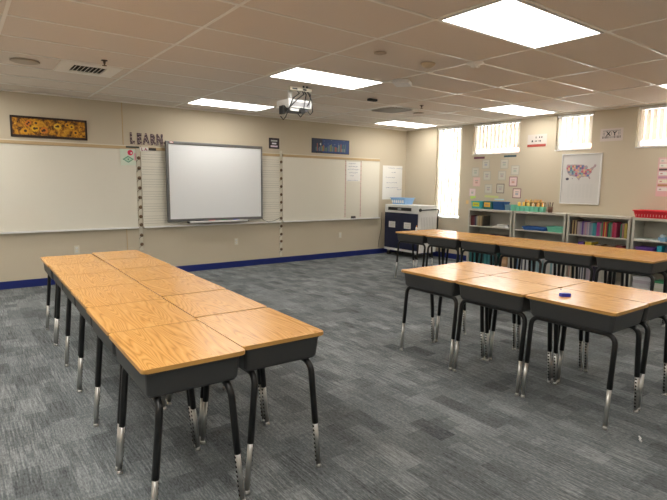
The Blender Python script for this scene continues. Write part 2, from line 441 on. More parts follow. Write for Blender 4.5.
# strips with knobs
for x, z0, nm in ((-5.622, .40, 'left'), (-3.137, .13, 'right')):
    tag(MB().box(-.026, .026, z0, 2.03 if nm == 'right' else 1.96, 0, .004, 'cream').build('wall_strip', loc=(x, -.0675 if False else -.001, 0), rot=FR),
        'narrow cream strip on the wall %s of the interactive board' % nm, 'wall strip')
def knob(x, z, label, grp):
    t = thing('strip_knob', label, 'knob', (x, -.0055, z), FR, grp)
    MB().lathe([(.013, 0), (.013, .006), (.024, .010), (.027, .017), (.020, .023), (.006, .025)], m='brown', seg=14).build('knob_head', t)
    MB().tube([(-.004, -.018, .008), (-.016, -.032, .014), (-.030, -.046, .010), (-.036, -.06, .004)], .0025, 'brown', 6).build('cord_tail', t)
for k, z in enumerate([1.804, 1.655, 1.506, 1.356, 1.215, 1.068, .925, .80, .639, .499]):
    knob(-5.618, z, '%s brown knob from the top on the left wall strip' % ORD[k], 'brown knobs on the left wall strip')
for k, z in enumerate([1.831, 1.685, 1.538, 1.395, 1.251, 1.112, .968, .822, .679, .532, .403, .255]):
    knob(-3.137, z, '%s brown knob from the top on the right wall strip' % ORD[k], 'brown knobs on the right wall strip')

# interactive board (held 6 cm off the wall)
t = thing('interactive_whiteboard', 'large white interactive board in grey frame on the front wall', 'interactive whiteboard', (-4.400, -.0, .832))
a, zt_ = .835, 1.245
g = MB(); f = .042
g.box(-a, a, -.105, -.068, 0, f, 'greyframe', .004).box(-a, a, -.105, -.068, zt_-f, zt_, 'greyframe', .004).box(-a, -a+f, -.105, -.068, f, zt_-f, 'greyframe', .004).box(a-f*.6, a, -.105, -.068, f, zt_-f, 'greyframe', .004)
g.box(-a+.01, a-.01, -.085, -.068, .01, zt_-.01, 'greyframe'); g.build('board_frame', t)
MB().box(-a+f, a-f*.6, -.092, -.084, f*.5, zt_-f*.7, 'smart').build('screen', t)
MB().box(-.5, .5, -.068, -.017, .25, .35, 'greyframe').box(-.5, .5, -.068, -.017, .9, 1., 'greyframe').build('wall_mount', t)
g = MB(); 
g.lathe([(.036, 0), (.036, .0015)], m='red', seg=20); bmesh.ops.transform(g.bm, matrix=Matrix.Translation((-a+.085, -.1052, zt_-.020)) @ Matrix.Rotation(PI/2, 4, 'X') @ Matrix.Diagonal((1., .36, 1, 1)), verts=g.bm.verts)
g2 = MB(); g2.lathe([(.030, 0), (.030, .002)], m='paper', seg=20); bmesh.ops.transform(g2.bm, matrix=Matrix.Translation((-a+.085, -.1052, zt_-.020)) @ Matrix.Rotation(PI/2, 4, 'X') @ Matrix.Diagonal((1., .28, 1, 1)), verts=g2.bm.verts)
g.build('oval_emblem', t); g2.build('emblem_face', t)
g = MB().box(-.52, .54, -.155, -.075, -.030, -.004, 'greyframe', .006).box(-.50, .52, -.158, -.15, -.026, .004, 'alu', .003)
g.build('pen_tray', t)
for k in range(4):
    pass
# pens that rest on the tray
for k, (x, c, nm) in enumerate(((-.33, (.02, .02, .02), 'black'), (-.11, (.6, .04, .04), 'red'), (.11, (.05, .3, .1), 'green'), (.33, (.03, .08, .5), 'blue'))):
    p = thing('board_pen', '%s pen lying in the tray of the interactive board' % nm, 'pen', (-4.400+x, -.115, .8365), group='pens in the interactive board tray')
    MB().cyl((-.06, 0, 0), (.05, 0, 0), .007, cmat(c), seg=10).build('barrel', p); MB().cyl((.05, 0, 0), (.068, 0, 0), .006, 'ink', r1=.002, seg=10).build('tip', p)
tag(MB().tube([(0, 0, 0), (.05, -.01, -.045), (.14, -.01, -.075), (.25, -.01, -.06), (.36, -.01, -.02), (.39, 0, .0)], .004, 'ink', 6).build('cable', loc=(-3.58, -.075, .845)), 'thin dark cable from the interactive board to the knob strip', 'cable')

# sunflower picture
def picture(name, label, u0, u1, z0, z1, cat='picture', wall='F'):
    if wall == 'F': return thing(name, label, cat, FW((u0+u1)/2, (z0+z1)/2, .0003), FR)
    return thing(name, label, cat, RW((u0+u1)/2, (z0+z1)/2, .0003), RR)
t = picture('framed_picture', 'long dark-framed picture of yellow sunflowers above the whiteboard', -7.232, -6.312, 2.019, 2.295)
w, h = .46, .138
MB().box(-w, w, -h, -h+.032, 0, .02, 'frame_dark', .003).box(-w, w, h-.026, h, 0, .02, 'frame_dark', .003).box(-w, -w+.024, -h, h, 0, .02, 'frame_dark', .003).box(w-.024, w, -h, h, 0, .02, 'frame_dark', .003).build('picture_frame', t)
def petals_art():
    m = mat('sunflower_field_print', (.5, .3, .03), .6)
    v = mapping(m, (1, 1, 1)); n = noise(m, v, 15., 4, .7, .6)
    c = ramp(m, n, [(.36, (.025, .015, .004)), (.46, (.22, .08, .006)), (.56, (.62, .27, .01)), (.72, (.80, .48, .05))])
    m.node_tree.links.new(c, nodes(m)[2].inputs['Base Color']); return m
g = MB().box(-w+.02, w-.02, -h+.02, h-.02, .002, .006, petals_art())
rs = random.Random(5)
for k in range(13):
    cx = rs.uniform(-w+.07, w-.07); cy = rs.uniform(-.055, .06); r = rs.uniform(.034, .056)
    pts = []
    for j in range(28): rr = r*(1 if j % 2 else .68); pts.append((cx+rr*math.cos(j*PI/14), cy+rr*math.sin(j*PI/14)))
    g.prism(pts, .006, .0065+k*.0001, cmat(rs.choice([(.80, .46, .02), (.72, .34, .015), (.84, .56, .05), (.66, .20, .02)])))
    g.prism([(cx+r*.34*math.cos(j*PI/6), cy+r*.34*math.sin(j*PI/6)) for j in range(12)], .0065, .0092, cmat((.07, .03, .008)))
o = g.build('print', t)

# LEARN letters
def leopard():
    m = mat('spotted_letter_card', (.2, .1, .12), .7)
    v = mapping(m, (1, 1, 1)); n = noise(m, v, 75., 2, .5, .3)
    c = ramp(m, n, [(.47, (.06, .035, .045)), (.54, (.13, .08, .09)), (.66, (.55, .44, .40))])
    m.node_tree.links.new(c, nodes(m)[2].inputs['Base Color']); return m
M['leo'] = leopard()
for k, ch in enumerate('LEARN'):
    x = -5.700 + k*.102
    tag(MB().text(ch, .205, 0, 0, .003, .003, 'leo', bold=.015, sx=.60).build('letter_cutout', loc=(x, -.0015, 2.022 - .004*(k % 2)), rot=FR), 'spotted letter %s cutout in the word above the whiteboard' % ch, 'letter', 'spotted letters spelling LEARN')
tag(MB().prism([(.018*math.cos(k*PI/6), .018*math.sin(k*PI/6)) for k in range(12)], 0, .006, 'leo').build('spotted_dot', loc=(-5.215, -.0015, 2.05), rot=FR), 'small spotted dot after the letter N beside the interactive board', 'dot')

# things under the rail
def sheet(name, label, cat, wall, u0, u1, z0, z1, m='paper', off=.0003, group=None, rot=0., extra=None, border=None, thick=.0015):
    c = ((u0+u1)/2, (z0+z1)/2); w, h = abs(u1-u0)/2, (z1-z0)/2
    t = thing(name, label, cat, FW(*c, off) if wall == 'F' else RW(*c, off), FR if wall == 'F' else RR, group)
    if rot: t.rotation_euler = (Matrix.Rotation(0, 3, 'X') @ (t.rotation_euler.to_matrix() @ Matrix.Rotation(rot, 3, 'Z'))).to_euler()
    if border:
        MB().box(-w, w, -h, h, 0, thick, border).build('backing', t)
        MB().box(-w+.014, w-.014, -h+.014, h-.014, thick, thick+.001, m).build('card', t); z = thick+.001
    else:
        MB().box(-w, w, -h, h, 0, thick, m).build('sheet', t); z = thick
    if extra:
        g = MB(); extra(g, w, h, z); g.build('print', t)
    return t
def green_art(g, w, h, z):
    g.prism([(-w*.75, -.03), (0, .02), (w*.75, -.03), (0, -.085)], z, z+.001, cmat((.16, .36, .24)))
    g.prism([(-w*.5, -.032), (0, .0), (w*.5, -.032), (0, -.065)], z+.001, z+.002, cmat((.45, .62, .48)))
    g.prism([(-.012, -.033), (0, -.018), (.012, -.033), (0, -.045)], z+.002, z+.003, cmat((.05, .15, .10)))
    g.prism([(.035+.04*math.cos(k*PI/7), .065+.04*math.sin(k*PI/7)) for k in range(14)], z, z+.001, cmat((.70, .04, .10)))
    g.prism([(.05+.012*math.cos(k*PI/4), .06+.012*math.sin(k*PI/4)) for k in range(8)], z+.001, z+.002, 'paper')
    g.box(w*.78, w, -h*.4, h*.5, z, z+.0006, cmat((.8, .4, .45)))
sheet('classroom_poster', 'small pale green poster with red circle and green diamond hanging from the rail', 'poster', 'F', -5.885, -5.665, 1.69, 1.93, cmat((.66, .74, .62)), .0292, rot=.03, extra=green_art)
sheet('label_strip', 'dark label strip with green edge just above the pale green poster', 'label', 'F', -5.80, -5.61, 1.945, 1.972, cmat((.06, .07, .05)), .0295)
def two(g, w, h, z): g.text('L A', .06, 0, -.02, z, .0005, cmat((.35, .06, .12)), bold=.002)
sheet('label_card', 'white label card with dark red letters under the spotted word', 'label', 'F', -5.60, -5.475, 1.905, 1.965, 'paper', .0295, extra=two)
sheet('label_strip', 'short black label strip on rail right of the lettered card', 'label', 'F', -5.47, -5.36, 1.922, 1.960, 'ink', .0295)

# little signs
def three(g, w, h, z):
    for v, ww, c in ((.045, .065, (.45, .48, .45)), (-.002, .045, (.75, .75, .80)), (-.05, .07, (.75, .65, .72))): g.box(-ww, ww, v-.013, v+.013, z, z+.001, cmat(c))
sheet('wall_sign', 'small black sign with three light lines of print beside the knob strip', 'sign', 'F', -3.378, -3.165, 2.058, 2.245, cmat((.035, .025, .03)), .0003, extra=three)
def skyline(g, w, h, z):
    rs = random.Random(3)
    g.box(-w+.01, w-.01, -h+.01, h-.01, z, z+.0004, cmat((.02, .055, .19)))
    g.box(-w+.01, -w*.45, -h+.01, h-.01, z+.0004, z+.0006, cmat((.025, .035, .075)))
    for k in range(26):
        x = -w*.8 + k*w*1.62/26; hh = rs.uniform(.05, .15)
        g.box(x, x+rs.uniform(.012, .03), -h+.04, -h+.04+hh, z+.0006, z+.0012+k*.00002, cmat(rs.choice([(.12, .19, .12), (.20, .22, .08), (.06, .17, .16), (.10, .14, .24), (.28, .10, .09), (.22, .24, .27)])))
    for k in range(10): x = rs.uniform(-w*.9, w*.9); y = rs.uniform(.03, h*.8); g.box(x, x+.008, y, y+.008, z+.0004, z+.001, cmat((.4, .45, .5)))
    g.prism([(-w*.55+.016*math.cos(k*PI/6), .03+.022*math.sin(k*PI/6)) for k in range(12)], z+.0012, z+.002, cmat((.55, .58, .6)))
sheet('night_banner', 'dark blue banner showing a lit skyline above the right whiteboard', 'banner', 'F', -2.468, -1.574, 2.028, 2.30, cmat((.015, .018, .03)), .0003, extra=skyline, thick=.006)
def hand(rows, ink, seed, x0=-.8):
    def f(g, w, h, z):
        rs = random.Random(seed)
        for v, a, b in rows:
            x = w*a
            while x < w*b:
                l = rs.uniform(.02, .06)
                pts = []; n = max(3, int(l/.008))
                for k in range(n): pts.append((x+l*k/(n-1), h*v + rs.uniform(-.009, .009), z+.001))
                g.tube(pts, .0026, ink, 5); x += l+.015
    return f
sheet('anchor_chart', 'white handwritten paper chart taped at the top of the right whiteboard', 'paper', 'F', -1.645, -1.29, 1.51, 1.895, 'paper', .0175, extra=hand([(.8, -.65, .2), (.5, -.7, .3), (.2, -.8, .85), (-.12, -.6, .5), (-.45, -.5, .1), (-.9, -.8, .7)], 'blueink', 3))
for x, nm in ((-1.665, 'left'), (-1.27, 'right')):
    g = MB()
    for k in range(26): 
        z = .80 + k*.0432; g.box(-.011, .011, z, z+.034, 0, .001, cmat((.62, .36, .34)) if k % 2 == 0 else cmat((.45, .28, .22)))
    tag(g.build('border_strip', loc=(x, -.0165, 0), rot=FR), 'scalloped pink and brown border strip down the %s side of the handwritten chart' % nm, 'border strip')
g = MB().box(-.055, .055, -.016, .014, 0, .022, 'ink', .004).box(-.05, .05, -.014, .012, .022, .05, cmat((.06, .05, .05)), .003)
tag(g.build('felt_eraser', loc=(-1.47, -.041, .7645)), 'black felt eraser on the tray of the right whiteboard', 'eraser')
sheet('flip_chart_paper', 'big white handwritten chart paper on the wall above the rolling cabinet', 'paper', 'F', -.665, -.10, 1.14, 1.85, 'paper', .0003, extra=hand([(.86, -.4, .2), (.84, .4, .9), (.6, -.1, .3), (.3, -.7, .2), (.0, -.6, .5), (-.3, -.65, .6), (-.42, .5, .8)], 'blueink', 8))
# outlets
def outlet(wall, u, z, label, w=.036, h=.058):
    t = thing('wall_outlet', label, 'outlet', FW(u, z, .0003) if wall == 'F' else RW(u, z, .0003), FR if wall == 'F' else RR)
    MB().box(-w, w, -h, h, 0, .006, 'cream', .002).build('cover_plate', t)
    g = MB()
    for s in (-1, 1):
        g.box(-.016, .016, s*.022-.014, s*.022+.014, .006, .0085, 'white', .002); g.box(-.008, -.005, s*.022-.006, s*.022+.006, .0085, .009, 'ink'); g.box(.005, .008, s*.022-.006, s*.022+.006, .0085, .009, 'ink')
    g.build('socket', t)
outlet('F', -4.03, .445, 'cream outlet low on the wall below the interactive board')
outlet('F', -6.525, .475, 'cream outlet low on the wall behind the left desks')
outlet('F', -1.77, .445, 'cream outlet low on the wall below the right whiteboard')

# ---------------------------------------------------------------- rolling cabinet
CX, CY = -.72, -.14
t = thing('rolling_cabinet', 'navy and white rolling charging cabinet standing in the far corner', 'cabinet', (-.45, -.61, 0))
S = (-.45, -.61, 0)
x0, x1, y0, y1 = -.70, -.16, -1.08, -.14
MB().box(x0, x1, y0, y1, .115, .16, 'white', .004).box(x0, x1, y0, y1, .89, 1.05, 'white', .006).box(x0+.012, x1, y0, y0+.02, .16, .89, 'white').box(x0+.012, x1, y1-.02, y1, .16, .89, 'white').box(x1-.02, x1, y0+.02, y1-.02, .16, .89, 'white').build('cabinet_body', t, shift=S)
dr = MB().box(x0-.004, x0+.012, y0+.004, (y0+y1)/2-.003, .163, .887, 'navycloth', .003).build('door', t, shift=S)
MB().box(x0-.022, x0-.004, (y0+y1)/2-.06, (y0+y1)/2-.045, .46, .56, 'ink', .003).build('handle', dr, shift=S)
MB().box(x0-.004, x0+.012, (y0+y1)/2+.003, y1-.004, .163, .887, 'navycloth', .003).build('door', t, shift=S)
MB().box(x0-.006, x0, -.90, -.24, .935, 1.0, 'ink', .002).box(x0-.008, x0-.006, -.62, -.52, .95, .985, cmat((.35, .36, .38))).build('control_panel', t, shift=S)
g = MB()
for k in range(9): x = x0+.1+k*.045; g.box(x, x+.006, y0-.002, y0, .22, .82, cmat((.5, .5, .48)))
g.build('side_vents', t, shift=S)
MB().tube([(x0+.04, y0-.005, .965), (x0+.04, y0-.05, .965), (x1-.10, y0-.06, .975), (x1-.03, y0-.06, .975), (x1-.01, y0-.05, .935), (x1-.005, y0-.03, .86), (x1-.005, y0-.03, .60), (x1-.005, y0-.004, .56)], .012, 'ink', 8).build('push_handle', t, shift=S)
MB().lathe([(.032, 0), (.034, .02), (.02, .035)], m='ink', seg=16).build('lock_knob', t, loc=(x0+.05-S[0], y0-S[1]-.001, .965), rot=(PI/2, 0, 0))
for x in (x0+.06, x1-.06):
    for y in (y0+.07, y1-.07):
        c = MB().box(x-.02, x+.02, y-.02, y+.02, .085, .115, 'chrome').build('caster', t, shift=S)
        MB().cyl((x-.014, y, .042), (x+.014, y, .042), .042, 'ink', seg=20).build('wheel', c, shift=S)
for k, (a, b) in enumerate(((-.46, -.27), (-.90, -.71))):
    tag(MB().box(-(a-b)/2 if False else -.095, .095, -.062, .062, 0, .002, 'paper').box(-.07, .07, .02, .024, .002, .003, 'greyink').box(-.07, .05, -.01, -.006, .002, .003, 'greyink').box(-.07, .06, -.035, -.031, .002, .003, 'greyink').build('notice_paper', loc=(x0-.0055, (a+b)/2, .645), rot=RR), 'white notice taped to the %s navy cabinet door' % ('left' if k == 0 else 'right'), 'paper', 'notices on the rolling cabinet')
# blue basket on the cabinet
t = thing('plastic_basket', 'translucent blue plastic basket of papers on top of the rolling cabinet', 'basket', (-.42, -.36, 1.0505))
g = MB()
def tray(g, w0, d0, w1, d1, h, m, th=.006, rim=.012):
    b = bmesh.new()
    def ring(a, c, z): return [b.verts.new((x, y, z)) for x, y in rrect(a, c, min(a, c)*.18, 3)]
    R = [ring(w0, d0, 0), ring(w1, d1, h), ring(w1+rim, d1+rim, h), ring(w1+rim, d1+rim, h-.008), ring(w1+rim, d1+rim, h-.004)]
    R = [ring(w0-th, d0-th, th), ring(w1-th, d1-th, h), ring(w1+rim, d1+rim, h), ring(w1+rim, d1+rim, h-.012), ring(w1, d1, h-.012), ring(w0, d0, 0)]
    for A, B in zip(R, R[1:]):
        for k in range(len(A)): b.faces.new((A[k], B[k], B[(k+1) % len(A)], A[(k+1) % len(A)]))
    b.faces.new(R[0]); b.faces.new(R[-1][::-1]); bmesh.ops.recalc_face_normals(b, faces=b.faces)
    return g._merge(b, m)
tray(g, .12, .18, .15, .215, .135, 'lightblue'); g.build('basket_body', t)
g = MB()
for k in range(6): y = -.15+k*.06; g.box(-.142, -.1335, y-.016, y+.016, .03, .10, 'paper')
g.build('side_slots', t)
tag(MB().box(-.09, .09, -.15, .13, 0, .05, 'paper', .002).build('paper_stack', loc=(-.42, -.36, 1.0575), rot=(0, 0, .05)), 'stack of white papers inside the blue basket', 'papers')
tag(MB().tube([(0, 0, 0), (0, .004, -.1), (.012, .02, -.35), (-.01, .06, -.6), (-.02, .07, -.75)], .004, 'ink', 6).build('power_cord', loc=(-.73, -.075, .88)), 'thin dark power cord hanging beside the rolling cabinet', 'cord')

# ---------------------------------------------------------------- window wall: cards, signs, map
cards = [(-2.075, 1.845, 'paper', 'E'), (-2.467, 1.84, 'paper', 'F'), (-1.85, 1.704, 'paper', 'T'), (-2.11, 1.634, 'paper', 'G'), (-1.885, 1.522, 'pink', 'P'), (-2.155, 1.395, 'paper', 'I'),
         (-1.80, 1.325, 'pinkish', 'A'), (-2.43, 1.635, 'paper', 'K'), (-2.69, 1.725, 'paper', 'H'), (-2.665, 1.53, 'pinkb', 'L'), (-2.41, 1.405, 'darkb', 'M'), (-2.75, 1.325, 'pinkd', 'N')]
cl = ['cream-bordered paper card at the top left of the wall cluster', 'cream-bordered paper card at the top right of the wall cluster', 'pale card at far left of the cluster, second row', 'pale card just below the top left card',
 'solid pink card at left of the cluster', 'pale greenish card at bottom centre left of cluster', 'small pinkish card lowest at the left of the cluster', 'pale tall card below the top right card', 'pale card at the right edge of cluster, second row',
 'pink card with dark right border in the cluster', 'pale card with dark grey border at bottom centre right', 'white and red card with dark border lowest at the right']
cc = {'paper': ((.62, .60, .52), (.50, .47, .40)), 'pink': ((.78, .56, .52), (.70, .50, .46)), 'pinkish': ((.82, .70, .70), (.74, .58, .62)), 'pinkb': ((.78, .60, .58), (.30, .14, .16)), 'darkb': ((.60, .57, .48), (.22, .18, .16)), 'pinkd': ((.82, .66, .60), (.26, .12, .14))}
for (y, z, k, _), lab in zip(cards, cl):
    f, b = cc[k]
    def art(g, w, h, zz, seed=int(abs(y)*1000)):
        rs = random.Random(seed)
        g.box(-w*.45, w*.45, h*.25, h*.38, zz, zz+.0008, cmat(rs.choice([(.3, .3, .34), (.45, .35, .3), (.36, .36, .3)])))
        g.box(-w*.35, w*.35, -h*.35, h*.08, zz, zz+.0008, cmat(rs.choice([(.45, .5, .42), (.5, .42, .40), (.42, .44, .5), (.6, .35, .3)])))
    w = .082 if k != 'pinkish' else .07
    sheet('paper_card', lab, 'card', 'R', y+w, y-w, z-.085 if k != 'pinkish' else z-.07, z+.085 if k != 'pinkish' else z+.07, cmat(f), .0003, 'small paper cards on the window wall', border=cmat(b), extra=art, thick=.002)
sheet('label_strip', 'dark red label strip under the left end of the second window', 'label', 'R', -1.80, -2.04, 1.945, 1.985, cmat((.14, .03, .06)), .0003)
sheet('label_strip', 'dark teal label strip under the right end of the second window', 'label', 'R', -2.45, -2.70, 1.955, 1.99, cmat((.03, .08, .10)), .0003)
sheet('paper_leaf', 'bright lime green paper shape low on the wall above teal bin', 'paper shape', 'R', -1.76, -1.88, 1.21, 1.27, 'lime', .0003, rot=.2)
sheet('paper_leaf', 'yellow green paper strip on the wall above the navy bin', 'paper shape', 'R', -2.08, -2.38, 1.235, 1.275, cmat((.62, .66, .28)), .0003, rot=-.03)
sheet('paper_leaf', 'small orange paper shape on the wall left of the teal bin', 'paper shape', 'R', -1.66, -1.72, 1.10, 1.17, cmat((.80, .56, .24)), .0003)
sheet('paper_leaf', 'pale blue paper strip on the wall above the grey bin', 'paper shape', 'R', -2.30, -2.50, 1.195, 1.22, cmat((.55, .72, .78)), .0003)
def kind(g, w, h, z):
    g.text('A', .05, -.10, .035, z, .0005, 'greyink'); g.text('B', .075, -.035, .022, z, .0008, 'ink', bold=.003); g.text('KIND', .06, .065, .025, z, .0008, 'ink', bold=.002)
    g.text('HUMAN', .062, -.035, -.05, z, .0006, 'ink', bold=.002, sx=.9); g.box(-w+.004, w-.03, -h+.004, -h+.038, z, z+.001, cmat((.42, .07, .05)))
# the small sign beside the second window: two broken rows of dark print over a dark red band
def sign1(g, w, h, z):
    rs = random.Random(2)
    for u, ww, hh in ((-.02, .014, .032), (.045, .018, .026), (.085, .018, .028)): g.box(u-ww/2, u+ww/2, .052-hh/2, .052+hh/2, z, z+.001, 'ink')
    for u, ww, hh in ((-.085, .026, .03), (-.03, .014, .02), (-.005, .014, .022), (.035, .012, .018), (.06, .02, .026)): g.box(u-ww/2, u+ww/2, -.008-hh/2, -.008+hh/2, z, z+.001, 'ink')
    g.box(-w, w-.012, -h, -h+.042, z, z+.001, cmat((.42, .07, .05)))
sheet('wall_sign', 'white sign with dark print and dark red band between second and third windows', 'sign', 'R', -2.90, -3.25, 2.108, 2.312, cmat((.62, .57, .52)), .0003, extra=sign1, thick=.004)
def sign2(g, w, h, z):
    rs = random.Random(4)
    for k in range(14): u = -w*.75+k*w*1.45/13; g.box(u, u+.012, h*.55, h*.72, z, z+.001, 'greyink')
    g.text('X', .085, -.045, -.012, z, .0008, 'ink', bold=.003); g.text('Y', .085, .045, -.012, z, .0008, 'ink', bold=.003)
    for u in (-.12, -.10, .0, .10, .12): g.box(u-.004, u+.004, -.005, .04, z, z+.001, 'greyink')
    for k in range(14): u = -w*.8+k*w*1.55/13; g.box(u, u+.009, -h*.55, -h*.2, z, z+.001, 'ink' if rs.random() < .4 else 'greyink')
sheet('wall_sign', 'white sign with three rows of print between third and fourth windows', 'sign', 'R', -4.115, -4.44, 2.13, 2.315, cmat((.66, .58, .54)), .0003, extra=sign2, thick=.004)
# map poster
t = thing('map_poster', 'white-framed poster of a colourful United States map above the bookcases', 'poster', RW(-3.86, 1.572, .0003), RR)
w, h = .315, .392
MB().box(-w, w, -h, -h+.012, 0, .022, 'white', .002).box(-w, w, h-.012, h, 0, .022, 'white', .002).box(-w, -w+.012, -h, h, 0, .022, 'white', .002).box(w-.020, w, -h, h, 0, .022, 'white', .002).build('poster_frame', t)
g = MB().box(-w+.01, w-.01, -h+.01, h-.01, .002, .006, cmat((.62, .605, .58)))
MAP = [(-1,.55),(-.95,.62),(-.75,.60),(-.4,.60),(0,.58),(.18,.56),(.22,.48),(.38,.50),(.45,.36),(.42,.22),(.56,.20),(.68,.33),(.80,.40),(.88,.60),(1,.52),(.95,.36),(.84,.28),(.78,.12),(.72,.05),(.74,-.08),(.62,-.22),(.56,-.34),(.66,-.56),(.62,-.66),(.50,-.46),(.30,-.42),(.18,-.48),(.06,-.46),(-.04,-.58),(-.08,-.76),(-.2,-.60),(-.3,-.44),(-.42,-.42),(-.60,-.36),(-.74,-.36),(-.88,-.18),(-.98,.05),(-1.02,.3)]
pal = [(.50, .12, .16), (.13, .16, .24), (.55, .26, .32), (.38, .36, .40), (.66, .36, .26), (.22, .40, .38), (.20, .10, .26), (.62, .48, .24), (.12, .20, .36)]
rs = random.Random(11); import mathutils
def inpoly(x, y, P):
    c = False
    for (ax, ay), (bx_, by_) in zip(P, P[1:]+P[:1]):
        if (ay > y) != (by_ > y) and x < (bx_-ax)*(y-ay)/(by_-ay)+ax: c = not c
    return c
sx_, sy_ = .235, .185; ox, oy = .0, .115
g.prism([(ox+x*sx_, oy+y*sy_) for x, y in MAP], .006, .0066, cmat((.40, .30, .32)))
xs = [-1.02+.13*k for k in range(16)]; ysr = [-.70+.15*k for k in range(10)]
for i, x in enumerate(xs):
    for j, y in enumerate(ysr):
        P = [(x+dx_*.14+rs.uniform(-.02, .02), y+dy_*.16+rs.uniform(-.02, .02)) for dx_, dy_ in ((0, 0), (1, 0), (1, 1), (0, 1))]
        if all(inpoly(a*.99, b, MAP) for a, b in P): g.prism([(ox+a*sx_, oy+b*sy_) for a, b in P], .0066, .0072+.0001*(i % 3), cmat(pal[(i*5+j*3+rs.randint(0, 2)) % 9]))
for (cx, cy, r, c) in ((-.9, -.62, .028, (.07, .07, .10)), (-.55, -.60, .010, (.3, .25, .25))): g.prism([(ox+cx*sx_+r*math.cos(k*PI/5), oy+cy*sy_+r*.75*math.sin(k*PI/5)) for k in range(10)], .0066, .0072, cmat(c))
for k in range(7): x = -.18+k*.06; g.box(x-.018, x+.018, -.30, -.08, .006, .0064, cmat((.60, .588, .565)))
g.build('map_print', t)
# chart of coloured cards at right edge
def colcards(g, w, h, z):
    rs = random.Random(9); rowsC = [(.8, .66, .62), (.82, .78, .72), (.10, .06, .06), (.80, .78, .74), (.55, .28, .42), (.78, .74, .60), (.50, .26, .12), (.80, .76, .72)]
    z1 = h-.02
    for r, c in enumerate(rowsC):
        hh = .05 if r not in (2, 4, 6) else .026
        for k in range(3):
            u = -w+.018+k*(2*w-.03)/3
            g.box(u, u+(2*w-.03)/3-.012, z1-hh, z1, z, z+.001, cmat(c if not (r == 6 and k) else (.62, .07, .05)))
            if r in (0, 1, 3, 5, 7): g.box(u+.02, u+.05, z1-hh*.7, z1-hh*.35, z+.001, z+.0015, cmat(rs.choice([(.45, .35, .33), (.5, .55, .5), (.6, .3, .3)])))
        z1 -= hh+.016
sheet('card_chart', 'pink chart of small lettered cards at the right edge of photo', 'chart', 'R', -4.94, -5.45, 1.33, 1.865, cmat((.72, .46, .46)), .0003, extra=colcards, thick=.003)

# ---------------------------------------------------------------- bookcases
bc_desc = ['leftmost putty metal bookcase under the teal and navy bins', 'putty metal bookcase under the mint pencil cups', 'putty metal bookcase full of upright books right of the map poster', 'putty metal bookcase under the red basket at right']
BC = [(-1.985, -2.905), (-2.93, -3.85), (-3.875, -4.785), (-4.81, -5.72)]
BXF, BXB = -.335, -.015
SH = [.055, .385, .730]
bookcases = []
proto = None
for k, (ya, yb) in enumerate(BC):
    if proto is None:
        wd = .455
        t = thing('bookcase', bc_desc[0], 'bookcase', (0, 0, 0))
        g = MB(); d0, d1 = BXF, BXB
        g.box(d0, d1, -wd, -wd+.030, 0, 1.000, 'putty', .002).box(d0, d1, wd-.030, wd, 0, 1.000, 'putty', .002)
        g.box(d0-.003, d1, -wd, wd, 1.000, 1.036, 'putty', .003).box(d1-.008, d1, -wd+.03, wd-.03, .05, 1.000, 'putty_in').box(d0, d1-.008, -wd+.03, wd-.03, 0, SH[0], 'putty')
        g.build('bookcase_frame', t)
        for z in SH[1:]: MB().box(d0+.006, d1-.009, -wd+.031, wd-.031, z-.018, z, 'putty', .002).build('shelf', t)
        reg_kids(t); proto = t
    else: t = copy_tree(proto)
    t.location = (0, (ya+yb)/2, 0); t['label'] = bc_desc[k]; t['group'] = 'metal bookcases along the window wall'
    bookcases.append(t)
def book(y, w, h, d, c, z, label, grp, lean=0., xf=None, flat=False, rz=0.):
    xf = BXF+.03 if xf is None else xf
    t = thing('book', label, 'book', (xf+d/2, y, z), (lean, 0, rz), grp)
    th = min(.004, w*.2)
    if not flat:
        MB().box(-d/2, d/2, -w/2, -w/2+th, 0, h, cmat(c)).box(-d/2, d/2, w/2-th, w/2, 0, h, cmat(c)).box(-d/2, -d/2+th, -w/2, w/2, 0, h, cmat(c), .001).build('cover', t)
        MB().box(-d/2+th, d/2-.004, -w/2+th, w/2-th, .004, h-.005, 'paper').build('pages', t)
    else:
        MB().box(-d/2, d/2, -w/2, w/2, 0, .003, cmat(c)).box(-d/2, d/2, -w/2, w/2, h-.003, h, cmat(c)).box(-d/2, -d/2+.003, -w/2, w/2, 0, h, cmat(c)).build('cover', t)
        MB().box(-d/2+.003, d/2-.004, -w/2+.004, w/2-.004, .003, h-.003, 'paper').build('pages', t)
    return t
def cname(c):
    names = {'black': (.03, .03, .03), 'dark brown': (.12, .07, .04), 'tan': (.55, .42, .22), 'purple': (.18, .08, .36), 'pink': (.65, .25, .35), 'teal': (.06, .35, .40), 'blue': (.08, .18, .5), 'red': (.6, .05, .06), 'white': (.75, .74, .7), 'green': (.08, .3, .14), 'yellow': (.75, .6, .08), 'grey': (.4, .4, .4), 'magenta': (.5, .08, .3), 'orange': (.75, .32, .06), 'lavender': (.42, .38, .55), 'pale blue': (.45, .6, .65), 'navy': (.02, .04, .15), 'maroon': (.22, .04, .06), 'mint green': (.3, .65, .5)}
    return min(names, key=lambda n: sum((a-b)**2 for a, b in zip(names[n], c)))
def row(y0, y1, z, specs, where_, grp, hmax, gap=.003):
    """upright books from y0 (left in the photo) towards y1"""
    y = y0; k = 0; rs = random.Random(len(where_))
    for c, w, hf in specs:
        if y - w < y1: break
        book(y-w/2, w, hmax*hf, rs.uniform(.17, .22), c, z+.0005, '%s upright book, %s from the left %s' % (cname(c), ORD[k], where_), grp)
        y -= w+gap; k += 1
